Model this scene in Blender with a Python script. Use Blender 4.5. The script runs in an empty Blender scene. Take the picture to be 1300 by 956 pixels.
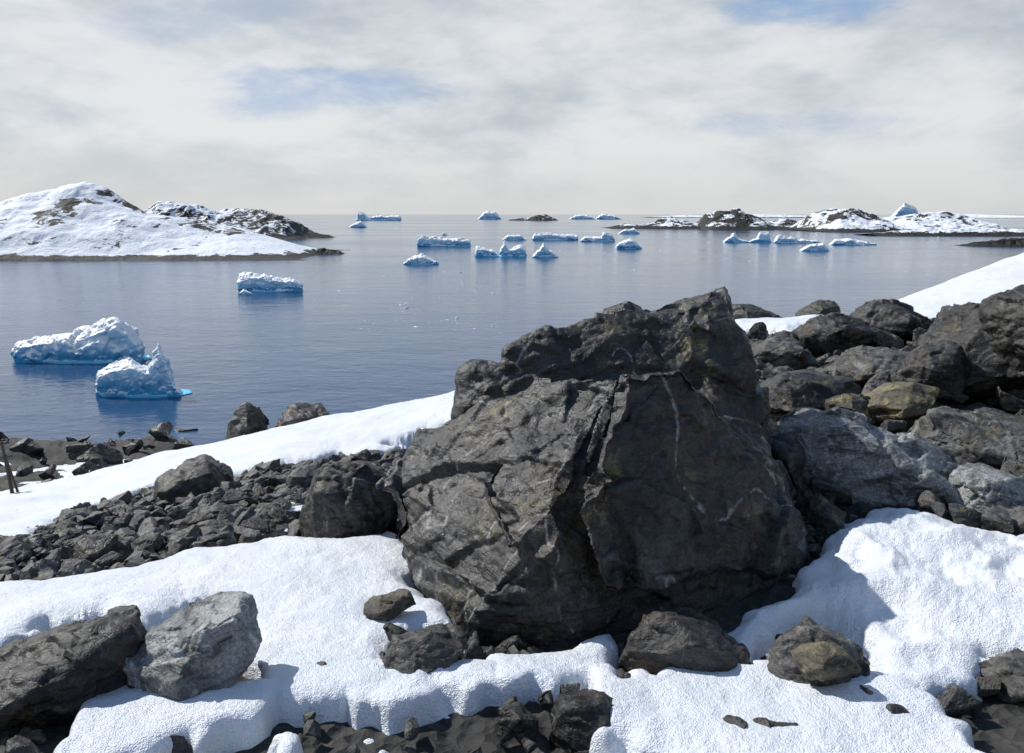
import bpy, bmesh, math, random
import numpy as np
from mathutils import Vector, Matrix

random.seed(7); rng=np.random.default_rng(7)
FP=1300*28/36.0; PITCH=math.atan(206/FP); EYEZ=20.0
cp,sp=math.cos(PITCH),math.sin(PITCH)
def P(px,py,Y):
    u=(px-650)/FP; v=(478-py)/FP
    d=np.array([u, cp+v*sp, -sp+v*cp]); d=d*(Y/d[1])
    return np.array([d[0],d[1],d[2]+EYEZ])
def sea_y(py):
    a=PITCH+math.atan((py-478)/FP); return EYEZ/math.tan(a)

# ---------- noise ----------
def h3(ix,iy,iz,s=0):
    n=(ix*374761393+iy*668265263+iz*1103515245+s*974711)&0xffffffff
    n=((n^(n>>13))*1274126177)&0xffffffff
    n=n^(n>>16)
    n=((n^(n>>11))*1103515245)&0xffffffff
    n=n^(n>>15)
    return n/4294967296.0
def vnoise(p,s=0):
    i=np.floor(p).astype(np.int64); f=p-i; f=f*f*f*(f*(f*6-15)+10)
    r=0
    for dx in (0,1):
        wx=f[:,0] if dx else 1-f[:,0]
        for dy in (0,1):
            wy=f[:,1] if dy else 1-f[:,1]
            for dz in (0,1):
                wz=f[:,2] if dz else 1-f[:,2]
                r=r+wx*wy*wz*h3(i[:,0]+dx,i[:,1]+dy,i[:,2]+dz,s)
    return r*2-1
def fbm(p,o=4,s=0):
    r=0;a=1;t=0
    for k in range(o):
        r=r+a*vnoise(p*(2.03**k)+k*17.3,s+k); t+=a; a*=0.5
    return r/t*1.6
def facet(p,s=0):
    i=np.floor(p).astype(np.int64)
    b1=np.full(len(p),9e9); b2=b1.copy(); disp=np.zeros(len(p))
    for dx in (-1,0,1):
        for dy in (-1,0,1):
            for dz in (-1,0,1):
                x=i[:,0]+dx;y=i[:,1]+dy;z=i[:,2]+dz
                c=np.stack([x+h3(x,y,z,s+1),y+h3(x,y,z,s+2),z+h3(x,y,z,s+3)],1)
                q=p-c; d=(q*q).sum(1)
                t=np.stack([h3(x,y,z,s+4),h3(x,y,z,s+5),h3(x,y,z,s+6)],1)*2-1
                v=(q*t).sum(1)+(h3(x,y,z,s+7)-0.5)*0.7
                m=d<b1
                b2=np.where(m,b1,np.minimum(b2,d)); disp=np.where(m,v,disp); b1=np.where(m,d,b1)
    return disp,np.sqrt(b2)-np.sqrt(b1)
def sstep(a,b,x):
    t=np.clip((x-a)/(b-a),0,1); return t*t*(3-2*t)

# ---------- mesh helpers ----------
COL=bpy.context.scene.collection
def mk(name,V,Fc,mat,smooth=True,center=True,attrs=None):
    V=np.asarray(V,dtype=np.float64); Fc=np.asarray(Fc)
    c=np.zeros(3)
    if center:
        c=(V.min(0)+V.max(0))/2; c[2]=V[:,2].min()
    me=bpy.data.meshes.new(name)
    k=Fc.shape[1]
    me.vertices.add(len(V)); me.vertices.foreach_set("co",(V-c).astype(np.float32).ravel())
    me.loops.add(Fc.size); me.polygons.add(len(Fc))
    me.loops.foreach_set("vertex_index",Fc.astype(np.int32).ravel())
    me.polygons.foreach_set("loop_start",(np.arange(len(Fc))*k).astype(np.int32))
    me.update(calc_edges=True)
    me.polygons.foreach_set("use_smooth",np.full(len(Fc),smooth))
    if attrs:
        for n,a in attrs.items():
            at=me.attributes.new(n,'FLOAT','POINT'); at.data.foreach_set("value",a.astype(np.float32))
    me.validate()
    me.materials.append(mat)
    ob=bpy.data.objects.new(name,me); ob.location=c; COL.objects.link(ob)
    return ob
def hull_bm(bm,pts):
    vs=[bm.verts.new(tuple(p)) for p in pts]
    r=bmesh.ops.convex_hull(bm,input=vs)
    dead=[g for g in set(r['geom_interior'])|set(r['geom_unused']) if isinstance(g,bmesh.types.BMVert) and g.is_valid]
    if dead: bmesh.ops.delete(bm,geom=dead,context='VERTS')
def remesh(hulls,vox):
    big=bpy.data.meshes.new("t"); bm=bmesh.new()
    for h in hulls:
        b=bmesh.new(); hull_bm(b,h); m=bpy.data.meshes.new("h"); b.to_mesh(m); b.free()
        bm.from_mesh(m); bpy.data.meshes.remove(m)
    bmesh.ops.recalc_face_normals(bm,faces=bm.faces)
    bm.to_mesh(big); bm.free()
    ob=bpy.data.objects.new("t",big); COL.objects.link(ob)
    md=ob.modifiers.new("r",'REMESH'); md.mode='VOXEL'; md.voxel_size=vox
    dg=bpy.context.evaluated_depsgraph_get(); ev=ob.evaluated_get(dg); m=ev.to_mesh()
    n=len(m.vertices); V=np.zeros(n*3,np.float32); m.vertices.foreach_get("co",V); V=V.reshape(-1,3).astype(float)
    N=np.zeros(n*3,np.float32); m.vertex_normals.foreach_get("vector",N); N=N.reshape(-1,3).astype(float)
    L=np.zeros(len(m.loops),np.int32); m.loops.foreach_get("vertex_index",L)
    Fc=L.reshape(-1,4) if len(L)==4*len(m.polygons) else None
    if Fc is None:
        Fc=np.array([list(p.vertices) if len(p.vertices)==4 else list(p.vertices)+[p.vertices[-1]] for p in m.polygons])
    ev.to_mesh_clear(); bpy.data.objects.remove(ob); bpy.data.meshes.remove(big)
    return V,N,Fc
def relax(V,Fc,it=1,f=0.5):
    e=np.vstack([Fc[:,[0,1]],Fc[:,[1,2]],Fc[:,[2,3]],Fc[:,[3,0]]]); n=len(V)
    cnt=np.bincount(e[:,0],minlength=n)+np.bincount(e[:,1],minlength=n)
    for _ in range(it):
        S=np.stack([np.bincount(e[:,0],V[e[:,1],k],minlength=n)+np.bincount(e[:,1],V[e[:,0],k],minlength=n) for k in range(3)],1)
        V=V*(1-f)+f*S/np.maximum(cnt,1)[:,None]
    return V
def chip(V,rs,n=10,q0=0.82,q1=0.97):
    # flat cleavage faces: everything beyond a random plane is pressed onto it
    c=V.mean(0); V=V.copy()
    for _ in range(n):
        d=rs.normal(size=3); d[1]-=0.35; d[2]+=0.25; d/=np.linalg.norm(d)
        h=(V-c)@d; q=np.quantile(h,rs.uniform(q0,q1)); V-=np.maximum(0,h-q)[:,None]*d*0.97
    return V
def steps(f,k):
    x=f*k; i=np.floor(x); fr=x-i; return (i+sstep(0.33,0.67,fr))/k
def rough(V,N,size,amp=1.0,s=0,crack=1.0,fine=1.0):
    # size: characteristic dimension in metres; sheared joint system, flat breaks and ledges
    A=np.array([[1.0,0.3,0.75],[0.1,1.0,0.2],[-0.5,0.15,1.3]])
    w=V+0.02*size*np.stack([fbm(V/size*5,2,s+50),fbm(V/size*5,2,s+60),fbm(V/size*5,2,s+70)],1)
    w=w@A.T
    f1,e1=facet(w/size*1.7,s); f2,e2=facet(w/size*4.6,s+20); f3,e3=facet(w/size*12,s+40)
    st=steps(vnoise(w/size*1.5,s+80),3.0); st2=steps(vnoise(w/size*4.0*np.array([1,1,0.5]),s+81),3.0)
    d=size*amp*(0.048*f1+0.055*st+fine*(0.020*f2+0.0065*f3+0.018*st2)+0.0035*fbm(V/size*30,3,s+9))
    d-=size*amp*crack*(0.010*np.exp(-(e1/0.018)**2)+0.005*np.exp(-(e2/0.025)**2))
    return V+N*d[:,None]

# ---------- node helpers ----------
class NT:
    def __init__(s,nt): s.nt=nt; nt.nodes.clear()
    def n(s,t,**kw):
        nd=s.nt.nodes.new(t)
        ins=kw.pop('i',{})
        for k,v in kw.items(): setattr(nd,k,v)
        for k,v in ins.items():
            so=nd.inputs[k]
            if isinstance(v,bpy.types.NodeSocket): s.nt.links.new(v,so)
            elif isinstance(v,bpy.types.Node): s.nt.links.new(v.outputs[0],so)
            else: so.default_value=v
        return nd
    def math(s,op,a,b=0.0,clamp=False):
        return s.n('ShaderNodeMath',operation=op,use_clamp=clamp,i={0:a,1:b}).outputs[0]
    def mr(s,v,a,b,c=0.0,d=1.0,sm=True):
        return s.n('ShaderNodeMapRange',interpolation_type='SMOOTHSTEP' if sm else 'LINEAR',i={'Value':v,'From Min':a,'From Max':b,'To Min':c,'To Max':d}).outputs[0]
    def mix(s,f,a,b,bt='MIX'):
        m=s.n('ShaderNodeMix',data_type='RGBA',blend_type=bt)
        for k,v in ((0,f),(6,a),(7,b)):
            if isinstance(v,bpy.types.NodeSocket): s.nt.links.new(v,m.inputs[k])
            else: m.inputs[k].default_value=v if k==0 else (*v,1) if len(v)==3 else v
        return m.outputs[2]
    def noise(s,vec,sc,det=6,ro=0.55,dist=0.0):
        return s.n('ShaderNodeTexNoise',i={'Vector':vec,'Scale':sc,'Detail':det,'Roughness':ro,'Distortion':dist}).outputs[0]
    def bump(s,h,st,dist,nrm=None):
        i={'Height':h,'Strength':st,'Distance':dist}
        if nrm is not None: i['Normal']=nrm
        return s.n('ShaderNodeBump',i=i).outputs[0]
def newmat(name):
    m=bpy.data.materials.new(name); m.use_nodes=True; return m,NT(m.node_tree)
def out(t,sh): t.n('ShaderNodeOutputMaterial',i={'Surface':sh})

def rock_mat(name,cd,cl,lichen=0.3,vein=0.5,S=1.0,rg=0.5,ochre=(0.19,0.165,0.075)):
    m,t=newmat(name); pos=t.n('ShaderNodeNewGeometry').outputs['Position']
    n1=t.noise(pos,1.5*S,6,0.62,0.6); n2=t.noise(pos,11*S,5,0.7); n3=t.noise(pos,70*S,3,0.7)
    mp=t.n('ShaderNodeMapping',i={'Vector':pos,'Rotation':(0.5,0.75,0.3),'Scale':(1,1,4.0)}).outputs[0]
    st=t.noise(mp,3.0*S,6,0.68,0.6)
    c=t.mix(t.mr(n1,0.40,0.60),cd,cl)
    c=t.mix(t.mr(st,0.46,0.66),c,tuple(x*0.5 for x in cd))
    c=t.mix(t.math('MULTIPLY',t.mr(n2,0.52,0.66),0.5),c,tuple(min(1,x*1.9) for x in cl))
    pal=t.noise(pos,2.1*S,5,0.7,0.8)
    c=t.mix(t.math('MULTIPLY',t.mr(pal,0.58,0.66),0.5),c,tuple(min(1,x*2.4) for x in cl))
    br=t.noise(pos,2.6*S,4,0.65,0.4)
    c=t.mix(t.math('MULTIPLY',t.mr(br,0.52,0.66),0.5),c,(0.062,0.045,0.028))
    # lichen
    ln=t.noise(pos,6.0*S,6,0.78,0.3); ln2=t.noise(pos,1.3*S,3,0.5)
    lf=t.math('MULTIPLY',t.mr(ln,0.52,0.60),t.mr(ln2,0.61-0.25*lichen,0.72-0.25*lichen))
    c=t.mix(t.math('MULTIPLY',lf,min(1,lichen*1.4)),c,ochre)
    # quartz veins
    mv=t.n('ShaderNodeMapping',i={'Vector':pos,'Rotation':(0.2,-0.6,0.9),'Scale':(1,1,0.3)}).outputs[0]
    vn=t.noise(mv,1.5*S,2,0.45,0.3)
    va=t.math('ABSOLUTE',t.math('SUBTRACT',vn,0.5))
    vf=t.math('MULTIPLY',t.mr(va,0.0,0.007,1.0,0.0),t.mr(n2,0.42,0.58))
    c=t.mix(t.math('MULTIPLY',vf,vein),c,(0.34,0.33,0.31))
    vo=t.n('ShaderNodeTexVoronoi',feature='DISTANCE_TO_EDGE',i={'Vector':t.n('ShaderNodeVectorMath',operation='MULTIPLY_ADD',i={0:t.n('ShaderNodeTexNoise',i={'Vector':pos,'Scale':3*S,'Detail':3.0}).outputs['Color'],1:(0.25/S,)*3,2:mp}).outputs[0],'Scale':2.4*S}).outputs[0]
    cf=t.mr(vo,0.0,0.010,1.0,0.0)
    c=t.mix(t.math('MULTIPLY',cf,t.mr(n1,0.4,0.6,0.0,0.4)),c,(0.012,0.011,0.010))
    g=t.mr(n3,0.3,0.7,0.60,1.38)
    c=t.mix(1.0,c,t.n('ShaderNodeCombineColor',i={0:g,1:g,2:g}).outputs[0],'MULTIPLY')
    hgt=t.math('ADD',t.math('MULTIPLY',st,0.022/S),t.math('ADD',t.math('MULTIPLY',n2,0.018/S),t.math('MULTIPLY',n3,0.0038/S)))
    b=t.bump(hgt,0.95,1.0)
    bs=t.n('ShaderNodeBsdfPrincipled',i={'Base Color':c,'Roughness':t.mr(n2,0.3,0.7,rg-0.1,rg+0.2),'Normal':b,'Specular IOR Level':0.4})
    out(t,bs); return m

M_hero=rock_mat("rock_dark",(0.0125,0.0122,0.0118),(0.050,0.049,0.047),0.42,0.75,1.0,0.42)
M_dark=rock_mat("rock_charcoal",(0.013,0.0125,0.0115),(0.058,0.056,0.051),0.36,0.2,1.6,0.48)
M_grey=rock_mat("rock_grey",(0.10,0.105,0.102),(0.27,0.28,0.275),0.15,0.4,1.3,0.5)
M_ochre=rock_mat("rock_lichened",(0.035,0.031,0.024),(0.12,0.105,0.072),0.8,0.1,1.8,0.6,(0.22,0.18,0.07))
M_rub=rock_mat("rubble_rock",(0.024,0.023,0.021),(0.115,0.112,0.104),0.42,0.1,2.6,0.55)
M_slab=rock_mat("rock_slab",(0.032,0.031,0.028),(0.125,0.123,0.114),0.42,0.3,1.4,0.5)

def snow_mat(name,S=1.0):
    m,t=newmat(name); pos=t.n('ShaderNodeNewGeometry').outputs['Position']
    a=t.noise(pos,2.2*S,4,0.55); g=t.noise(pos,42*S,3,0.7); g2=t.noise(pos,190*S,1,0.6); md=t.noise(pos,6*S,3,0.55)
    dt=t.noise(pos,6*S,6,0.75)
    c=t.mix(t.mr(a,0.3,0.7),(0.74,0.785,0.84),(0.84,0.86,0.885))
    c=t.mix(t.math('MULTIPLY',t.mr(dt,0.58,0.76),0.35),c,(0.52,0.51,0.48))
    h=t.math('ADD',t.math('MULTIPLY',md,0.028/S),t.math('ADD',t.math('MULTIPLY',g,0.016/S),t.math('MULTIPLY',g2,0.010/S)))
    b=t.bump(h,0.8,1.0)
    bs=t.n('ShaderNodeBsdfPrincipled',i={'Base Color':c,'Roughness':0.32,'Normal':b,'Specular IOR Level':0.5})
    out(t,bs); return m
M_snow=snow_mat("snow")

def ground_mat():
    m,t=newmat("gravel_ground"); pos=t.n('ShaderNodeNewGeometry').outputs['Position']
    n=t.noise(pos,3,6,0.7); v=t.n('ShaderNodeTexVoronoi',i={'Vector':pos,'Scale':16.0})
    bw=t.n('ShaderNodeSeparateXYZ',i={0:v.outputs['Color']}).outputs[0]
    c=t.mix(t.mr(n,0.35,0.65),(0.018,0.017,0.015),(0.06,0.056,0.048))
    c=t.mix(0.5,c,t.n('ShaderNodeCombineColor',i={0:bw,1:bw,2:bw}).outputs[0],'MULTIPLY')
    b=t.bump(t.math('ADD',t.math('MULTIPLY',v.outputs['Distance'],0.04),t.math('MULTIPLY',t.noise(pos,45,4,0.7),0.012)),0.9,1.0)
    out(t,t.n('ShaderNodeBsdfPrincipled',i={'Base Color':c,'Roughness':0.8,'Normal':b})); return m
M_ground=ground_mat()

# ---------- terrain ----------
ctrl=[]
for p in [(0,956,2.25),(300,956,2.25),(650,956,2.27),(1000,956,2.27),(1300,956,2.3),
 (0,867,2.75),(300,867,2.75),(650,867,2.75),(1000,867,2.75),(1300,867,2.72),
 (0,800,3.35),(300,790,3.4),(480,780,3.5),(700,805,3.3),(930,790,3.3),(1200,800,3.1),(1200,700,3.7),(1130,658,4.2),(1290,688,3.95),
 (0,745,4.05),(250,710,4.45),(450,695,4.5),(0,712,5.1),(100,672,6.4),(300,664,6.1),(400,618,7.6),(250,610,9.2),
 (0,680,7.8),(100,640,9.8),(500,572,9),(0,640,13),(100,618,13.5),(200,596,14),(300,575,14),(400,552,14),(500,527,13),(590,502,12),
 (-250,705,7.5),(-250,690,13),(-250,770,4.2),(-250,900,2.8),
 (700,478,12),(850,440,12),(1000,530,7),(1100,605,5),(1250,625,4.9),(1050,665,4.3),(1200,530,6.5),(1280,488,7.5),(1000,468,9),(1100,438,10.5),(1250,424,10),
 (950,420,13),(935,414,15),(1100,400,16),(1180,376,19),(1250,354,21),(1300,338,22),(1420,306,22),(1500,355,12),(1500,488,6.5),(1500,655,4),
 (0,603,52),(0,582,60),(0,560,70),(100,600,52),(100,578,61),(200,573,62),(100,557,72),(200,558,70),(-250,603,50),(-250,560,70)]:
    ctrl.append(P(*p))
for x,y,z in [(0,0,-1.7),(-1.6,0,-1.75),(1.6,0,-1.65),(0,1.2,-1.7),(-1,1.4,-1.72),(1,1.4,-1.7),(-2,-3,-1.5),(2,-3,-1.3),(0,-9,0.5),(-9,-6,-1.5),(9,-6,1.5),(0,-40,9),(-40,-30,-3),(40,-30,8),(0,-90,20),
   (0,5,-2.05),(1,5,-1.85),(-0.3,6.5,-2.3),(1.2,7.5,-2.0),(0,9,-2.4),
   (-9,0,-3.2),(9,0,0.3),(-30,5,-9),(-60,10,-19),(-80,20,-22),(20,12,1.0),(40,10,4),(70,20,6)]:
    ctrl.append(np.array([x,y,z+EYEZ]))
for px,Y,z in [(0,16.5,-7),(200,17,-6.5),(400,17,-5.8),(0,20,-8.6),(100,20,-8.4),(200,19,-7.4),(0,30,-12.5),(-250,28,-11),(200,28,-11),(350,22,-8.2),(350,35,-13),(350,50,-18),(350,64,-21),
   (600,20,-6.5),(600,30,-10),(600,45,-16),(600,60,-20.8),(850,22,-5),(850,32,-9),(850,48,-16),(850,62,-21),
   (1100,25,-4.5),(1100,38,-10),(1100,52,-17),(1100,66,-21),(1350,32,-4),(1350,45,-9),(1350,60,-16),(1350,75,-21),(1700,60,-8),(1700,90,-21),
   (0,95,-24),(350,95,-25),(650,95,-25),(1000,95,-25),(1400,110,-25),(-300,95,-24)]:
    ctrl.append(np.array([(px-650)/FP*Y,Y,z+EYEZ]))
C=np.array(ctrl)
def warp(x,y):
    r=np.sqrt(x*x+y*y)+1e-6; k=np.log1p(r)/r; return np.stack([x*k,y*k],-1)
Wc=warp(C[:,0],C[:,1])
def ker(a,b): 
    d=a[:,None,:]-b[None,:,:]; return np.sqrt((d*d).sum(-1)+0.004)
n=len(C); A=np.zeros((n+3,n+3)); A[:n,:n]=ker(Wc,Wc)-np.eye(n)*0.001; Q=np.c_[np.ones(n),Wc]; A[:n,n:]=Q; A[n:,:n]=Q.T
sol=np.linalg.solve(A,np.r_[C[:,2],0,0,0])
def G(x,y):
    x=np.atleast_1d(np.asarray(x,float)); y=np.atleast_1d(np.asarray(y,float)); o=np.empty(len(x))
    for s in range(0,len(x),60000):
        w=warp(x[s:s+60000],y[s:s+60000]); o[s:s+60000]=ker(w,Wc)@sol[:n]+sol[n]+w@sol[n+1:]
    return o
def hit(px,py,ymin=1.2,ymax=90):
    Y=np.exp(np.linspace(math.log(ymin),math.log(ymax),900)); d=P(px,py,1.0)-np.array([0,0,EYEZ])
    x=d[0]*Y; z=d[2]*Y+EYEZ; g=G(x,Y); k=np.where(g>=z)[0]
    if len(k)==0: return None
    k=k[0]; return np.array([x[k],Y[k],g[k]])
def poly_xy(pts,extra=(),far=26.0):
    o=[]
    for a in pts:
        h=hit(*a)
        if h is None or h[1]>far:
            h=P(a[0],a[1],far)
        o.append((h[0],h[1]))
    return np.array(o+list(extra))
def sdf(x,y,poly):
    d=np.full(len(x),1e9); ins=np.zeros(len(x),bool); m=len(poly)
    for i in range(m):
        a=poly[i]; b=poly[(i+1)%m]; e=b-a; wx=x-a[0]; wy=y-a[1]
        t=np.clip((wx*e[0]+wy*e[1])/(e@e+1e-12),0,1)
        d=np.minimum(d,(wx-e[0]*t)**2+(wy-e[1]*t)**2)
        c=((a[1]>y)!=(b[1]>y))&(x<(b[0]-a[0])*(y-a[1])/((b[1]-a[1])+1e-12)+a[0]); ins^=c
    return np.where(ins,1,-1)*np.sqrt(d)

az=np.concatenate([np.linspace(-180,-50,40)[:-1],np.linspace(-50,-40,40)[:-1],np.linspace(-40,40,780),np.linspace(40,50,40)[1:],np.linspace(50,180,40)[1:]])*math.pi/180
rr=np.exp(np.linspace(math.log(0.25),math.log(130),900))
rr=np.concatenate([[0.02],rr[rr<1.6][::6],rr[rr>=1.6]])
AZ,RR=np.meshgrid(az,rr,indexing='ij'); X=(RR*np.sin(AZ)).ravel(); Yv=(RR*np.cos(AZ)).ravel(); R=RR.ravel()
g=G(X,Yv)
na,nr=AZ.shape
idx=np.arange(na*nr).reshape(na,nr)
quads=np.stack([idx[:-1,:-1],idx[1:,:-1],idx[1:,1:],idx[:-1,1:]],-1).reshape(-1,4)
p3=np.stack([X,Yv,np.zeros_like(X)],1)
gz=g+0.03*fbm(p3*2.5,4,3)*np.clip(R/5,0.8,2)+0.012*fbm(p3*14,3,5)-0.03
gz=gz+np.where(R>25,0.6*fbm(p3*0.25,5,8)*sstep(25,45,R),0)
mk("ground",np.stack([X,Yv,gz],1),quads,M_ground,center=False)

S1=poly_xy([(-400,752),(0,746),(60,748),(130,736),(200,720),(290,702),(340,694),(400,688),(440,694),(500,684),(530,702),(548,762),(575,800),(592,818),
   (520,806),(485,830),(478,885),(430,900),(360,900),(340,870),(330,830),(300,775),(235,768),(180,800),(120,790),(60,800),(0,835),(-400,880)])
S1c=poly_xy([(590,835),(660,838),(780,812),(800,840),(780,862),(700,880),(610,872)])
S2=poly_xy([(905,835),(940,790),(1010,752),(1045,705),(1072,660),(1105,648),(1140,650),(1180,662),(1240,682),(1310,690),(1700,720),(1700,900),(1330,860),(1255,850),(1240,880),(1180,900),(1118,885),(1100,830),(1040,800),(985,806),(960,850),(930,850)])
S1b=poly_xy([(325,676),(345,655),(385,642),(400,670),(385,688),(345,694)])
S3=poly_xy([(-300,735),(0,696),(45,690),(85,668),(130,648),(165,632),(195,622),(260,614),(320,606),(380,596),(425,584),(468,586),(500,572),(545,555),(610,540),(760,510)],[(2.5,12),(3.5,24),(-14,24),(-30,22)],18)
S4=poly_xy([(915,424),(955,426),(1010,430),(1055,414),(1085,402),(1120,400),(1165,412),(1225,408),(1262,390),(1300,382),(1500,360)],[(60,20),(60,60),(4,40)])
SB=np.array([(-3.5,0.3),(3.5,0.3),(3.2,2.85),(-3.2,2.9)])
R1=poly_xy([(-60,765),(-60,700),(0,694),(85,665),(165,634),(260,616),(425,586),(500,576),(560,570),(560,700),(430,698),(340,700),(200,728),(60,752)],(),18)
R2=poly_xy([(900,436),(955,424),(1010,426),(1100,400),(1165,412),(1262,390),(1420,375),(1420,700),(1240,690),(1100,655),(1040,720),(980,760),(900,700)])
R3=np.array([(-2.6,1.6),(2.6,1.6),(2.6,2.75),(1.0,3.05),(0.1,3.2),(-0.6,3.15),(-2.2,3.0)])
RF=np.array([(-60,46),(-60,75),(-24,75),(-18,66),(-16,46)])
ws=np.clip(R/4,0.7,8)
jit=(0.08*fbm(p3*1.6,3,11)+0.06*fbm(p3*5.5,5,12))*np.clip(ws,0.7,2.2)
s=np.full(len(X),-9.0)
for pl in (S1,S1b,S1c,S2,S3,S4):
    s=np.maximum(s,sdf(X,Yv,pl))
s=s+jit
sb=sdf(X,Yv,SB); s=np.maximum(s,np.minimum(sb,(fbm(p3*1.7+3,4,77)+0.20)*0.5))
sh=sdf(X,Yv,RF); pt=fbm(p3*np.array([0.16,0.3,1])+4,4,31)*3.2+0.6-3.5*sstep(62.5,66,R)
s=np.maximum(s,np.minimum(sh,pt))
w=0.14*np.clip(R/4,0.8,2)
T=0.062+0.03*sstep(4,8,R)
t=np.where(s>0,T*np.sqrt(1-(1-np.clip(s/w,0,1))**2),np.maximum(s*2.0,-0.5))
und=0.03*fbm(p3*1.1,3,41)*np.clip(R/8,0.6,1.3)+0.013*fbm(p3*3.5,4,42)
lum=np.exp(-(((X-1.9)/0.9)**2+((Yv-3.6)/0.8)**2))
rid=1-np.abs(fbm(p3*2.6+2,5,44))*1.6
und=und+lum*(0.065*rid-0.015)+0.008*np.abs(fbm(p3*7,4,45))
sz=g+t+np.where(s>0,und*np.clip(s/w,0,1),0)+0.015
keep=(s>-0.22*np.clip(R/4,1,5))
kq=keep[quads].any(1)
q2=quads[kq]; used=np.unique(q2); rem=np.full(len(X),-1); rem[used]=np.arange(len(used))
mk("snow_field",np.stack([X,Yv,sz],1)[used],rem[q2],M_snow,center=False)

# ---------- stones ----------
def rand_hull(rs,nv=14,flat=0.75):
    a=rs.normal(size=(nv,3)); a/=np.linalg.norm(a,axis=1)[:,None]
    a=np.sign(a)*np.abs(a)**0.6
    a*=rs.uniform(0.8,1.1,(nv,1)); return a*np.array([1,rs.uniform(0.55,0.9),rs.uniform(flat*0.55,flat)])*0.5
VAR=[];VARS=[];VARB=[]
for k in range(12):
    rs=np.random.default_rng(100+k); h=rand_hull(rs,9+k%4)
    V,N,Fc=remesh([h],0.040); V=chip(V,rs,5,0.8,0.95); V=rough(V+k*5.0,N,1.0,0.55,k*3,0.4)-k*5.0; VAR.append((V,Fc))
    V,N,Fc=remesh([h],0.13); VARB.append((V,Fc))
    b=bmesh.new(); hull_bm(b,h); b.verts.index_update(); bmesh.ops.recalc_face_normals(b,faces=b.faces)
    VARS.append((np.array([v.co[:] for v in b.verts]),np.array([[v.index for v in f.verts] for f in b.faces]))); b.free()
def rot(rs,tilt=0.5):
    e=Matrix.Rotation(rs.uniform(0,6.28),3,'Z')@Matrix.Rotation(rs.normal()*tilt,3,'X')@Matrix.Rotation(rs.normal()*tilt,3,'Y')
    return np.array(e)
def q2t(Fc):
    return np.vstack([Fc[:,[0,1,2]],Fc[:,[0,2,3]]]) if Fc.shape[1]==4 else Fc
def scatter(name,items,mat,smooth=False):
    Vs=[];Fs=[];o=0
    for (x,y,z,sz_,Rm,k,hi) in items:
        V,Fc=(VAR if hi else VARS)[k%12]; Fc=q2t(Fc)
        Vs.append((V*sz_)@Rm.T+np.array([x,y,z])); Fs.append(Fc+o); o+=len(V)
    return mk(name,np.vstack(Vs),np.vstack(Fs),mat,smooth)
def inpoly(poly,n,rs):
    lo=poly.min(0);hi=poly.max(0); out_=[]
    while len(out_)<n:
        q=rs.uniform(lo,hi,(4000,2)); q=q[sdf(q[:,0],q[:,1],poly)>0.02]; out_+=list(q)
    return np.array(out_[:n])
def rubble(name,poly,n,smin,smax,pw,mat,seed,hi=0.2,sink=0.08,margin=0.0):
    rs=np.random.default_rng(seed); q=inpoly(poly,n,rs); z=G(q[:,0],q[:,1]); sd=sdf(q[:,0],q[:,1],poly); it=[]
    for i in range(n):
        u=rs.uniform(); s_=min(smin*((1-u)**(-1/pw)),smax)
        s_=min(s_,max(0.06,sd[i]*1.2)) if margin else s_
        it.append((q[i,0],q[i,1],z[i]+s_*(0.28-sink),s_,rot(rs),int(rs.integers(12)),s_>hi))
    return scatter(name,it,mat)
rubble("rock_rubble",R1,2500,0.08,0.36,1.7,M_rub,1,0.2,0.13,1)
rubble("rock_rubble",R2,2300,0.09,0.42,1.6,M_rub,2,0.2,0.10,1)
rubble("rock_rubble",R3,260,0.05,0.22,1.5,M_dark,4,0.1,0.20)
rubble("shore_rocks",RF,190,0.6,3.4,1.3,M_dark,3,1.0,0.14)

# ---------- individual boulders ----------
def orock(name,outl,Y,T,mat,vox,seed,amp=1.0,tilt=0.0):
    rs=np.random.default_rng(seed); O=np.array([P(a,b,Y) for a,b in outl]); c=O.mean(0)
    pts=list(O)
    for k in range(2):
        o=O[int(rs.integers(len(O)))]; q=c+(o-c)*rs.uniform(0.15,0.6); q[1]=Y-T*rs.uniform(0.4,0.65); pts.append(q)
    for o in O[::2]:
        if o[2]<c[2]:
            q=c+(o-c)*0.85; q[1]=Y-T*rs.uniform(0.15,0.4); pts.append(q)
        q=c+(o-c)*rs.uniform(0.7,0.95); q[1]=Y+T*rs.uniform(0.4,0.7); pts.append(q)
    V,N,Fc=remesh([np.array(pts)],vox); size=float(np.linalg.norm(O.max(0)-O.min(0)))*0.8
    V=chip(V,rs,7,0.88,0.985)
    V=rough(V,N,size,amp,seed,0.7,1.1)
    return mk(name,V,Fc,mat)

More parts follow.
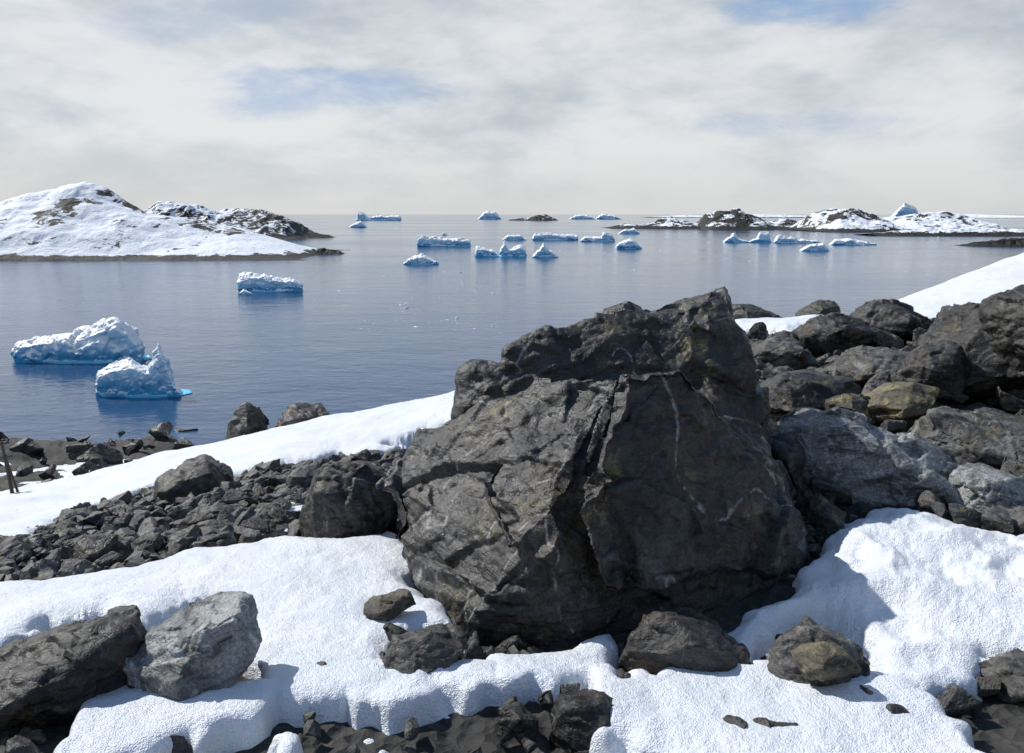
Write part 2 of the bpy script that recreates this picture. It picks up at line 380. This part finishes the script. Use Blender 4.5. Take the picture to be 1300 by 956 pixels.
Hh=[
 [P(*a) for a in [(600,835,3.3),(690,835,3.18),(800,805,3.25),(930,785,3.5),(1028,742,3.9),(556,775,3.6),
   (476,612,4.15),(492,685,3.85),(494,590,4.3),(1036,700,3.95),(1008,630,4.1),
   (625,505,4.3),(690,486,4.05),(785,474,3.8),(965,540,4.2),
   (700,700,3.12),(620,760,3.2),(985,640,3.85),
   (530,640,5.0),(640,500,5.1),(975,540,5.1),(1005,700,5.2),(560,760,4.8),(900,760,4.9)]],
 [P(*a) for a in [(640,478,4.45),(644,444,4.5),(700,418,4.6),(790,388,4.65),(850,376,4.75),(922,360,4.9),(926,400,4.6),(952,442,4.5),(974,540,4.35),
   (905,530,4.1),(650,530,4.4),(895,384,4.6),(720,430,5.4),(915,366,5.4),(962,520,5.3),(700,560,5.2)]],
 [P(*a) for a in [(494,590,4.3),(530,545,4.4),(574,540,4.35),(620,560,4.1),(560,620,4.05),(480,612,4.2),(540,600,5),(580,548,5.0)]],
 [P(*a) for a in [(572,545,4.4),(598,476,4.55),(640,468,4.6),(700,480,4.3),(700,560,4.0),(600,590,4.1),(600,480,5.1),(690,500,5.1)]],
 [P(*a) for a in [(788,466,3.60),(868,461,3.72),(905,498,3.75),(945,560,3.78),(1005,665,3.8),(775,560,3.34),(735,650,3.12),(900,740,3.3),(770,760,3.08),(800,520,4.3),(900,560,4.4),(860,700,4.2),(990,720,3.75)]],
 [P(*a) for a in [(690,520,3.92),(760,500,3.75),(700,640,3.22),(640,700,3.2),(600,620,3.55),(640,560,3.85),(720,700,3.15),(700,600,4.4)]],
 # cap chunk on the crest
 [P(*a) for a in [(868,382,4.7),(900,362,4.75),(924,360,4.8),(930,398,4.6),(900,420,4.4),(870,410,4.5),(915,362,5.2),(880,380,5.2),(930,440,4.5)]],
]
V,N,Fc=remesh(Hh,0.009)
V=rough(V,N,1.5,0.92,5,0.35,0.95)
V=relax(V,Fc,2,0.5)
nrm_s=0.004*fbm(V*26,3,91)
V=V+N*nrm_s[:,None]
mk("large_boulder",V,Fc,M_hero)

B=[
 ([(386,600),(420,587),(470,590),(500,600),(505,690),(440,700),(392,685),(384,640)],4.8,0.6,M_dark,0.012,1.0),
 ([(192,635),(200,606),(232,592),(262,590),(278,612),(290,640),(230,650)],7.4,0.7,M_dark,0.018,0.8),
 ([(355,616),(372,596),(398,590),(410,616),(385,632)],7.2,0.4,M_rub,0.018,0.8),
 ([(-60,850),(-10,838),(60,812),(120,796),(158,800),(170,835),(160,905),(60,930),(-50,920)],2.62,0.5,M_dark,0.009,1.0),
 ([(162,830),(190,800),(232,773),(283,766),(300,785),(338,835),(330,862),(262,905),(165,900)],2.66,0.4,M_grey,0.008,0.9),
 ([(492,815),(540,808),(590,818),(592,862),(560,890),(480,880),(486,850)],2.8,0.3,M_dark,0.008,0.9),
 ([(458,772),(480,758),(520,754),(530,768),(500,782),(462,782)],3.3,0.16,M_ochre,0.008,0.6),
 ([(486,796),(505,793),(525,812),(495,820)],3.0,0.1,M_dark,0.008,0.8),
 ([(782,850),(800,805),(850,778),(905,792),(945,830),(935,865),(900,885),(820,890)],2.9,0.4,M_dark,0.009,0.9),
 ([(975,850),(990,812),(1040,800),(1095,825),(1110,860),(1090,880),(985,885)],2.72,0.3,M_slab,0.008,0.8),
 ([(1005,838),(1040,815),(1075,824),(1098,850),(1020,862)],2.6,0.2,M_ochre,0.008,0.7),
 ([(1255,860),(1270,842),(1330,835),(1340,880),(1262,885)],2.7,0.25,M_rub,0.009,0.8),
 ([(690,915),(730,895),(790,900),(815,940),(760,965),(690,955)],2.4,0.25,M_dark,0.009,0.9),
 ([(600,880),(620,848),(680,840),(730,857),(740,885),(660,895)],2.95,0.3,M_dark,0.009,0.9),
 # right side masses
 ([(985,525),(1000,512),(1060,515),(1130,540),(1215,575),(1240,620),(1215,670),(1120,690),(1050,690),(1015,640)],4.8,0.8,M_grey,0.011,0.8),
 ([(1185,650),(1205,600),(1260,598),(1340,620),(1360,690),(1250,705),(1190,690)],4.35,0.6,M_grey,0.012,0.8),
 ([(1140,545),(1180,525),(1250,532),(1350,545),(1360,610),(1250,605),(1170,590)],5.4,0.8,M_slab,0.013,0.9),
 ([(1085,520),(1110,500),(1160,486),(1195,492),(1200,515),(1140,535),(1090,535)],6.1,0.5,M_ochre,0.013,0.8),
 ([(1185,470),(1210,420),(1232,382),(1256,372),(1275,400),(1290,450),(1290,500),(1200,515),(1150,500)],7.0,1.0,M_dark,0.016,1.0),
 ([(1264,400),(1276,376),(1300,360),(1360,365),(1380,450),(1340,490),(1275,480)],6.5,0.8,M_dark,0.016,1.0),
 ([(1140,480),(1160,450),(1210,430),(1230,470),(1210,510),(1150,505)],6.6,0.6,M_dark,0.016,1.0),
 ([(960,500),(990,480),(1040,474),(1090,488),(1090,512),(1010,525),(965,520)],6.3,0.6,M_dark,0.014,0.9),
 ([(950,455),(975,430),(1010,430),(1030,448),(1020,475),(960,480)],8.8,0.8,M_rub,0.02,1.0),
 ([(1015,430),(1030,405),(1060,396),(1100,406),(1120,426),(1090,446),(1030,446)],9.4,0.8,M_dark,0.02,1.1),
 ([(1085,414),(1110,388),(1135,383),(1165,400),(1185,418),(1160,440),(1100,436)],10.3,0.9,M_dark,0.02,1.1),
 ([(1040,474),(1080,456),(1130,448),(1180,458),(1170,480),(1100,494)],8.0,0.8,M_slab,0.018,1.0),
 ([(1050,510),(1075,498),(1100,505),(1110,540),(1060,540)],5.6,0.4,M_ochre,0.013,0.8),
 ([(975,560),(1000,545),(1020,570),(1030,640),(1000,650),(980,600)],4.7,0.5,M_dark,0.012,0.9),
 ([(1015,645),(1040,625),(1072,650),(1062,700),(1035,712),(1015,690)],4.15,0.35,M_dark,0.011,0.9),
 # beyond / on the crest
 ([(288,556),(300,522),(308,509),(328,515),(334,542),(345,590),(292,600)],15.0,1.0,M_dark,0.03,1.1),
 ([(320,570),(350,540),(362,522),(385,516),(400,520),(416,520),(418,550),(380,575)],15.2,1.0,M_dark,0.03,1.1),
 ([(920,396),(935,385),(960,388),(995,400),(990,416),(930,412)],15,0.8,M_dark,0.03,0.8),
 ([(1012,402),(1035,384),(1055,381),(1070,394),(1040,412)],14.5,0.8,M_dark,0.03,0.8),
 ([(1145,397),(1165,382),(1190,378),(1200,390),(1170,408)],14.5,0.8,M_dark,0.03,0.8),
]
for i,(o,Y,T_,m_,vx,am) in enumerate(B):
    orock("boulder",o,Y,T_,m_,vx,200+i*7,am)
rubble("rock_scree",R2,70,0.28,0.6,1.8,M_slab,12,0.2,0.12,1)
rubble("rock_scree",R1,50,0.2,0.42,1.8,M_dark,13,0.2,0.14,1)

# marker post at the far left
def post():
    b=hit(18,634); x,y,z=b
    bm=bmesh.new()
    def bar(a,c,r0,r1,seg=8):
        a=Vector(a);c=Vector(c);d=(c-a);q=d.to_track_quat('Z','Y').to_matrix().to_4x4()
        Mx=Matrix.Translation((a+c)/2)@q
        bmesh.ops.create_cone(bm,cap_ends=True,segments=seg,radius1=r0,radius2=r1,depth=d.length,matrix=Mx)
    bar((0,0,-0.2),(-0.07,0,0.74),0.028,0.02)
    bar((0.10,0.02,-0.2),(-0.05,0.0,0.56),0.02,0.016)
    bar((-0.16,0,0.54),(0.05,0,0.57),0.018,0.018)
    bmesh.ops.create_icosphere(bm,subdivisions=2,radius=0.035,matrix=Matrix.Translation((-0.072,0,0.755)))
    me=bpy.data.meshes.new("marker_post"); bm.to_mesh(me); bm.free()
    m,t=newmat("weathered_wood"); pos=t.n('ShaderNodeNewGeometry').outputs['Position']
    c=t.mix(t.noise(pos,30,5),(0.02,0.018,0.015),(0.07,0.05,0.035)); out(t,t.n('ShaderNodeBsdfPrincipled',i={'Base Color':c,'Roughness':0.8}))
    me.materials.append(m); ob=bpy.data.objects.new("marker_post",me); ob.location=(x,y,z+0.1); COL.objects.link(ob)
post()

# ---------- sea ----------
def sea():
    m,t=newmat("sea_water"); pos=t.n('ShaderNodeNewGeometry').outputs['Position']
    mp=t.n('ShaderNodeMapping',i={'Vector':pos,'Scale':(0.6,1.0,1.0),'Rotation':(0,0,0.2)}).outputs[0]
    a=t.noise(mp,0.8,4,0.6,0.3); b_=t.noise(mp,0.11,3,0.6); big=t.noise(t.n('ShaderNodeMapping',i={'Vector':pos,'Scale':(0.25,1,1)}).outputs[0],0.012,4,0.6)
    c=t.mix(t.mr(big,0.35,0.65),(0.014,0.055,0.130),(0.030,0.080,0.165))
    h=t.math('ADD',t.math('MULTIPLY',b_,0.26),t.math('MULTIPLY',a,0.085))
    b=t.bump(h,1.0,1.0)
    bs=t.n('ShaderNodeBsdfPrincipled',i={'Base Color':c,'Roughness':t.mr(big,0.35,0.65,0.07,0.15),'Normal':b,'IOR':1.33,'Specular IOR Level':0.47,'Specular Tint':(0.78,0.89,1.0,1)})
    out(t,bs)
    L=90000
    mk("sea",[(-L,-400,0),(L,-400,0),(L,L,0),(-L,L,0)],[(0,1,2,3)],m,False,False)
sea()

# ---------- icebergs ----------
def ice_mat():
    m,t=newmat("iceberg_ice"); ge=t.n('ShaderNodeNewGeometry'); pos=ge.outputs['Position']
    gz=t.n('ShaderNodeSeparateXYZ',i={0:ge.outputs['Normal']}).outputs[2]
    oi=t.n('ShaderNodeAttribute',attribute_name='hrel').outputs['Fac']
    nn=t.noise(pos,0.9,5,0.6); 
    up=t.mr(t.math('ADD',gz,t.math('MULTIPLY',t.math('SUBTRACT',nn,0.5),0.7)),0.10,0.45)
    lo=t.mr(t.math('ADD',oi,t.math('MULTIPLY',t.math('SUBTRACT',nn,0.5),0.5)),0.05,0.5)
    side=t.mix(lo,(0.03,0.33,0.62),(0.46,0.74,0.93))
    top=t.mix(t.mr(oi,0.0,0.12),(0.06,0.50,0.74),(0.90,0.92,0.93))
    c=t.mix(up,side,top)
    h=t.math('ADD',t.math('MULTIPLY',t.noise(pos,1.6,5,0.6),0.3),t.math('MULTIPLY',t.noise(pos,8,3,0.6),0.03))
    b=t.bump(h,0.8,1.0)
    out(t,t.n('ShaderNodeBsdfPrincipled',i={'Base Color':c,'Roughness':0.4,'Normal':b,'Specular IOR Level':0.4})); return m
M_ice=ice_mat()
def berg(outs,base,thick=0.6,amp=0.6,seed=0,flat=0.72):
    Y0=sea_y(base); hulls=[]; allp=[a for o in outs for a in o]
    wpx=max(a[0] for a in allp)-min(a[0] for a in allp); W=wpx/FP*Y0
    hmax=0
    for o in outs:
        w=(max(a[0] for a in o)-min(a[0] for a in o))/FP*Y0; T=thick*w; T=min(T,Y0*0.12); pts=[]
        for a in o:
            b=P(a[0],min(a[1],base),Y0+T*0.7); b[2]=max(b[2],0.0); pts.append(b); hmax=max(hmax,b[2])
            f=P(a[0],min(a[1],base),Y0); f[2]=max(f[2],0)*flat; pts.append(f)
            pts.append(np.array([f[0]*1.0,Y0-0.05*T,-0.15*W])); pts.append(np.array([b[0]*0.98,Y0+T,-0.15*W])); 
            bb=b.copy(); bb[1]+=0.3*T; bb[2]*=0.8; bb[0]*=0.995; pts.append(bb)
        hulls.append(np.array(pts))
    xs=[a[0] for a in allp]; x0=(min(xs)-650)/FP*Y0; x1=(max(xs)-650)/FP*Y0; T=min(thick*W,Y0*.12)
    cx=(x0+x1)/2; led=[]
    for k in range(10):
        an=k/10*6.283; rx=(x1-x0)/2*1.0; ry=T*0.6
        for z in (0.012*W,-0.12*W): led.append(np.array([cx+rx*math.cos(an),Y0+T*0.45+ry*math.sin(an),z]))
    hulls.append(np.array(led))
    V,N,Fc=remesh(hulls,max(W/110,0.05))
    sz_=W*0.7; amp=amp*1.25
    f1,e1=facet(V/sz_*3+seed,seed); f2,e2=facet(V/sz_*8+seed,seed+5); f3,_=facet(V/sz_*20+seed,seed+8)
    st=steps(vnoise(V/sz_*np.array([3,3,6.0])+seed,seed+3),3)
    d=sz_*amp*(0.05*f1+0.032*f2+0.012*f3+0.02*fbm(V/sz_*5+seed,4,seed)+0.04*st)
    k=sstep(0.0,0.12*max(hmax,0.1),V[:,2])
    V=V+N*(d*(0.25+0.75*k))[:,None]
    hr=np.clip(V[:,2]/max(hmax,0.1),0,1)
    kp=(V[:,2]>-0.03*W); kq=kp[Fc].any(1); Fc=Fc[kq]; used=np.unique(Fc); rm=np.full(len(V),-1); rm[used]=np.arange(len(used))
    return mk("iceberg",V[used],rm[Fc],M_ice,attrs={'hrel':hr[used]})
bergs=[
 ([[(18,450),(24,434),(48,428),(88,426),(100,440),(90,456),(30,458)],[(80,456),(96,420),(120,408),(146,402),(158,410),(172,430),(174,445),(150,455)],[(60,440),(95,424),(130,412),(120,440)]],461,0.4,0.6),
 ([[(121,495),(124,470),(145,457),(165,453),(186,465),(192,500),(130,502)],[(176,500),(182,470),(196,466),(212,476),(226,495),(226,500)],[(184,490),(194,446),(201,434),(207,446),(218,480),(210,498)],[(150,500),(160,462),(200,466),(210,500)]],504,0.45,0.4),
 ([[(303,366),(304,347),(315,345),(340,348),(345,370),(310,370)],[(335,370),(336,349),(372,353),(381,360),(377,369)]],371,0.5,0.6),
 ([[(304,372),(309,367),(316,371),(315,374)]],374,0.7,0.6),
 ([[(512,335),(520,327),(535,322),(545,328),(556,333)]],336,0.5,0.7),
 ([[(530,311),(532,300),(555,300),(560,311)],[(552,311),(556,302),(597,304),(596,311)],[(530,313),(533,308),(545,309),(548,313)]],313,0.25,0.6),
 ([[(603,324),(605,313),(625,316),(634,325)],[(635,326),(640,318),(650,320),(660,311),(668,314),(667,326)],[(634,322),(641,304),(648,322)]],326,0.35,0.5),
 ([[(676,326),(683,317),(700,318),(709,326)],[(682,322),(690,307),(700,322)]],327,0.6,0.5),
 ([[(677,304),(678,297),(700,296),(703,304)],[(698,304),(702,297),(733,298),(732,304)]],305,0.25,0.5),
 ([[(738,306),(742,300),(762,300),(779,306)],[(762,304),(766,295),(776,296),(780,304)]],307,0.3,0.5),
 ([[(782,315),(786,308),(800,302),(808,308),(815,315)]],316,0.5,0.7),
 ([[(785,297),(792,291),(805,290),(813,297)]],297,0.4,0.6),
 ([[(638,304),(645,298),(660,298),(668,304)]],305,0.4,0.6),
 ([[(452,279),(455,269),(462,269),(470,279)],[(462,279),(466,275),(485,276),(507,272),(506,279)]],280,0.2,0.5),
 ([[(443,289),(450,283),(458,280),(465,289)]],289,0.3,0.6),
 ([[(607,278),(614,270),(620,267),(628,269),(637,278)]],278.5,0.3,0.6),
 ([[(723,278),(732,272),(745,273),(755,278)]],278.5,0.3,0.6),
 ([[(757,278),(765,271),(778,273),(788,278)]],278.5,0.3,0.6),
 ([[(920,307),(925,301),(935,302),(950,307)],[(922,306),(932,295),(940,306)]],308,0.4,0.5),
 ([[(951,307),(958,303),(966,303),(978,307)],[(962,306),(965,294),(976,293),(979,307)]],308,0.4,0.5),
 ([[(985,309),(988,299),(1010,302),(1015,309)],[(1008,309),(1012,304),(1038,305),(1040,309)]],309,0.25,0.6),
 ([[(1018,318),(1028,310),(1045,308),(1052,318)]],319,0.4,0.6),
 ([[(1055,311),(1062,303),(1085,304),(1110,309)]],311,0.25,0.6),
 ([[(1136,274),(1142,264),(1149,257),(1155,262),(1162,263),(1168,274)]],276,0.2,0.6),
 ([[(560,298),(563,295),(568,298)]],298.5,0.4,0.6),
]
for i,(o,b,th,am) in enumerate(bergs): berg(o,b,th,am,i*11)
# brash ice
rs=np.random.default_rng(5); it=[]
def brash(px0,px1,py0,py1,n,s0,s1):
    for _ in range(n):
        px=rs.uniform(px0,px1); py=rs.uniform(py0,py1); Y=sea_y(py); p=P(px,py,Y)
        s_=rs.uniform(s0,s1)*rs.uniform(0.3,1)*Y/FP
        it.append((p[0],p[1],-0.1*s_,s_,rot(rs,0.15),int(rs.integers(12)),False))
brash(380,640,345,415,40,3,8); brash(500,640,395,425,14,4,12); brash(490,520,386,392,4,8,15); brash(120,320,385,440,10,3,8); brash(560,600,400,415,5,8,14)
brash(700,900,315,350,20,2,6); brash(880,1250,315,350,20,2,7); brash(440,900,284,320,40,1.5,4); brash(1000,1300,298,312,30,2,6); brash(860,900,305,312,6,3,9)
brash(440,480,415,422,5,3,8)
Vs=[];Fs=[];o=0
for (x,y,z,s_,Rm,k,hi) in it:
    V,Fc=VARB[k]; Vs.append((V*np.array([s_,s_,s_*0.7]))@Rm.T+np.array([x,y,z])); Fs.append(Fc+o); o+=len(V)
V=np.vstack(Vs)
mk("brash_ice",V,np.vstack(Fs),M_ice,True,attrs={'hrel':np.full(len(V),0.6)})

# ---------- islands ----------
def isl_mat(name,thr,S,rockc=(0.014,0.013,0.012),band=2.0):
    m,t=newmat(name); ge=t.n('ShaderNodeNewGeometry'); pos=ge.outputs['Position']
    nz=t.n('ShaderNodeSeparateXYZ',i={0:ge.outputs['Normal']}).outputs[2]; pz=t.n('ShaderNodeSeparateXYZ',i={0:pos}).outputs[2]
    rk=t.n('ShaderNodeAttribute',attribute_name='rocky').outputs['Fac']
    mp=t.n('ShaderNodeMapping',i={'Vector':pos,'Scale':(1,1,1.8),'Rotation':(0,0.5,0)}).outputs[0]
    a=t.noise(mp,0.09*S,8,0.72,0.5); 
    v=t.math('ADD',a,t.math('MULTIPLY',t.math('SUBTRACT',1.0,nz),0.25)); v=t.math('ADD',v,t.math('MULTIPLY',rk,0.3))
    v=t.math('ADD',v,t.mr(t.math('ADD',pz,t.math('MULTIPLY',a,-2.0)),0.0,band,0.35,0.0))
    f=t.mr(v,thr,thr+0.03)
    c=t.mix(t.noise(pos,0.4*S,5,0.7),rockc,(0.055,0.050,0.042))
    c=t.mix(f,t.mix(t.noise(pos,0.05*S,4),(0.74,0.78,0.84),(0.84,0.86,0.885)),c)
    b=t.bump(t.noise(pos,0.25*S,6,0.65),0.6,2.4/S)
    out(t,t.n('ShaderNodeBsdfPrincipled',i={'Base Color':c,'Roughness':0.7,'Normal':b,'Specular IOR Level':0.2})); return m
M_i1=isl_mat("island_snow_rock",0.66,1.2); M_i2=isl_mat("island_rock_snow",0.58,0.6,band=4.0); M_i3=isl_mat("island_mixed",0.60,1.3,band=2.5)
def island(prof,base,depth,mat,seed=0,nz=0.12,ridge=0.5,rock=None,expo=0.8):
    prof=sorted(prof); Y0=sea_y(base); Yr=Y0+depth*ridge
    pts=[P(a,b,Yr) for a,b in prof]; xs=np.array([p[0] for p in pts]); hs=np.array([max(p[2],-0.5) for p in pts])
    nx,ny=420,160
    x=np.linspace(xs[0],xs[-1],nx); v=np.linspace(-0.1,1.1,ny)
    XX,VV=np.meshgrid(x,v,indexing='ij'); H=np.interp(XX.ravel(),xs,hs); V_=VV.ravel(); Xf=XX.ravel()
    p=np.stack([Xf,V_*depth,np.full(len(Xf),seed*3.3)],1); Ls=max(hs.max(),1)
    vj=V_+0.06*fbm(p/Ls*0.5,4,seed)
    front=np.clip(vj/ridge,0,1); back=np.clip((1-vj)/(1-ridge),0,1); u=np.minimum(front,back)
    sh=np.sin(u*math.pi/2)**(1/expo)*0.5+0.5*u
    hn=fbm(p/Ls*1.2,6,seed+9); rd=1-np.abs(fbm(p/Ls*0.9+9,5,seed+19))*1.6
    Z=H*sh*(1+nz*hn)+H*nz*1.6*(rd-0.4)*u*(1-u)*2.4
    edge=np.clip(np.minimum(vj/0.03,(1-vj)/0.03),-1,1)
    Z=np.where(u<=0,-1.0,Z+0.3*edge-0.2)
    Yf=Y0+V_*depth
    idx=np.arange(nx*ny).reshape(nx,ny); q=np.stack([idx[:-1,:-1],idx[1:,:-1],idx[1:,1:],idx[:-1,1:]],-1).reshape(-1,4)
    rk=np.zeros(len(Xf))
    if rock:
        for (ra,rb,v0,v1,s_) in rock:
            xa=(ra-650)/FP*Yr; xb=(rb-650)/FP*Yr
            rk+=s_*sstep(xa-3,xa+6,Xf)*(1-sstep(xb-6,xb+3,Xf))*sstep(v0-0.05,v0+.05,V_)*(1-sstep(v1-.05,v1+.05,V_))
    return mk("island",np.stack([Xf,Yf,Z],1),q,mat,attrs={'rocky':rk})
island([(150,330),(160,274),(200,261),(240,260),(270,262),(300,265),(335,269),(355,274),(375,283),(384,295),(394,303)],304,150,M_i3,3,0.2,0.45,rock=[(160,300,0,1,0.10),(300,400,0,1,0.40)])
island([(-400,300),(-250,290),(-120,285),(-40,275),(0,262),(40,243),(80,233),(105,230),(130,239),(155,254),(185,265),(230,274),(270,283),(310,292),(345,302),(380,312),(400,319),(412,325),(422,331)],331,110,M_i1,1,0.11,0.55,
   rock=[(-60,20,0.2,0.4,0.25),(10,60,0.4,0.6,0.22),(30,75,0.15,0.3,0.38),(95,140,0.2,0.45,0.6),(130,200,0.46,0.75,0.45),(200,340,0.42,0.8,0.45),(180,330,0.1,0.4,0.18)])
island([(360,323),(385,319),(405,316),(432,319),(436,323)],323,12,M_i2,5,0.3,rock=[(300,500,0,1,0.6)])
island([(375,301),(385,298),(400,298),(418,299),(424,302)],302,25,M_i2,6,0.3,rock=[(300,500,0,1,0.6)])
island([(770,290),(790,285),(820,284),(850,277),(865,281),(905,285),(925,290)],291,150,M_i2,7,0.25,rock=[(700,900,0,1,0.2)])
island([(885,291),(897,272),(912,267),(935,266),(955,272),(972,282),(990,277),(1003,277),(1020,286),(1040,292)],292,160,M_i2,8,0.2,rock=[(880,1040,0,1,0.3)])
island([(1015,292),(1035,272),(1055,265),(1080,264),(1095,270),(1115,279),(1140,274),(1165,272),(1190,270),(1215,272),(1235,279),(1245,290),(1290,293),(1420,296)],295,200,M_i2,9,0.2,rock=[(1030,1100,0.2,1,0.25),(1100,1240,0,1,0.08)])
island([(1100,297),(1160,291),(1230,289),(1300,292),(1450,290)],300,60,M_i2,10,0.2,rock=[(1000,1500,0,1,-0.10)])
island([(1222,312),(1240,307),(1280,304),(1330,303),(1420,308)],313,22,M_i2,11,0.3,rock=[(1000,1500,0,1,0.6)])
island([(1150,276),(1180,272),(1230,272),(1260,273),(1300,274),(1500,271)],277,500,M_i1,12,0.1)
island([(820,276),(870,273),(900,274),(960,272),(1030,274),(1100,276)],276.5,400,M_i2,13,0.2)
island([(646,279),(660,277),(672,277),(680,274),(692,272),(700,276),(708,279)],280,80,M_i2,14,0.2,rock=[(600,720,0,1,0.4)])

# ---------- world ----------
SAZ,SEL=math.radians(-56),math.radians(43)
w=bpy.data.worlds.new("World"); bpy.context.scene.world=w; w.use_nodes=True; t=NT(w.node_tree)
sky=t.n('ShaderNodeTexSky',sky_type='NISHITA',sun_disc=False,sun_elevation=SEL,sun_rotation=SAZ,altitude=20.0,air_density=1.0,dust_density=1.0,ozone_density=1.0)
dirn=t.n('ShaderNodeVectorMath',operation='NORMALIZE',i={0:t.n('ShaderNodeTexCoord').outputs['Generated']}).outputs[0]
sx=t.n('ShaderNodeSeparateXYZ',i={0:dirn}); x_,z_=sx.outputs[0],sx.outputs[2]
mp=t.n('ShaderNodeMapping',i={'Vector':dirn,'Scale':(1,1,2.6),'Rotation':(0,0.12,0),'Location':(0.3,0.1,0.15)}).outputs[0]
a=t.noise(mp,3.2,9,0.55,0.25); b=t.noise(mp,8.0,8,0.6,0.2)
cl=t.math('ADD',t.math('MULTIPLY',a,0.7),t.math('MULTIPLY',b,0.3))
cc=t.mix(t.mr(cl,0.38,0.60),(0.50,0.55,0.61),(0.82,0.83,0.84))
hz=t.mr(z_,0.0,0.10,1.0,0.0)
cc=t.mix(t.math('MULTIPLY',hz,0.75),cc,(0.70,0.715,0.715))
def patch(px,py,wx,wz,rotk=0.0):
    d=P(px,py,1.0)-np.array([0,0,EYEZ]); d/=np.linalg.norm(d)
    dx=t.math('SUBTRACT',x_,float(d[0])); dz=t.math('SUBTRACT',z_,float(d[2]))
    dz=t.math('SUBTRACT',dz,t.math('MULTIPLY',dx,rotk))
    q=t.math('ADD',t.math('POWER',t.math('ABSOLUTE',t.math('DIVIDE',dx,wx)),2.0),t.math('POWER',t.math('ABSOLUTE',t.math('DIVIDE',dz,wz)),2.0))
    q=t.math('ADD',q,t.math('MULTIPLY',t.math('SUBTRACT',b,0.5),5.0))
    return t.mr(q,-0.2,1.5,1.0,0.0)
f=t.math('MAXIMUM',t.math('MULTIPLY',patch(395,118,0.15,0.028,0.05),0.6),t.math('MULTIPLY',patch(1045,-5,0.10,0.028),0.85))
f=t.math('MAXIMUM',f,t.math('MULTIPLY',patch(1000,157,0.12,0.014),0.3))
f=t.math('MAXIMUM',f,t.math('MULTIPLY',patch(250,20,0.12,0.02,0.2),0.2))
hi=t.math('MULTIPLY',t.mr(z_,0.27,0.50),t.mr(cl,0.54,0.64,1.0,0.5)); f=t.math('MAXIMUM',f,hi)  # unseen overhead sky, made darker blue to lower ambient light and deepen shadows
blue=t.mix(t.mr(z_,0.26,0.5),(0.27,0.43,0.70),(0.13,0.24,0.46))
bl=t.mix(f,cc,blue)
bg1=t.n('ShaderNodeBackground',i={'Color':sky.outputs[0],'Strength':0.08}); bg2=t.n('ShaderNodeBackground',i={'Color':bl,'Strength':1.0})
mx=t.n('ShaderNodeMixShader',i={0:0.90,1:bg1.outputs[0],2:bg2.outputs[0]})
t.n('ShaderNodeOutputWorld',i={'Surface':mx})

L=bpy.data.lights.new("sun",'SUN'); L.energy=4.7; L.angle=math.radians(0.6); L.color=(1,0.97,0.92)
lo=bpy.data.objects.new("sun",L); COL.objects.link(lo)
d=Vector((-math.sin(SAZ)*math.cos(SEL),-math.cos(SAZ)*math.cos(SEL),-math.sin(SEL))); lo.rotation_euler=d.to_track_quat('-Z','Y').to_euler(); lo.location=(-20,10,60)

cam=bpy.data.cameras.new("camera"); cam.sensor_width=36; cam.lens=28; cam.clip_end=200000; cam.clip_start=0.05
co=bpy.data.objects.new("camera",cam); co.location=(0,0,EYEZ); co.rotation_euler=(math.pi/2-PITCH,0,0); COL.objects.link(co)
sc_=bpy.context.scene; sc_.camera=co
sc_.view_settings.view_transform='Standard'; sc_.view_settings.look='None'; sc_.view_settings.exposure=0
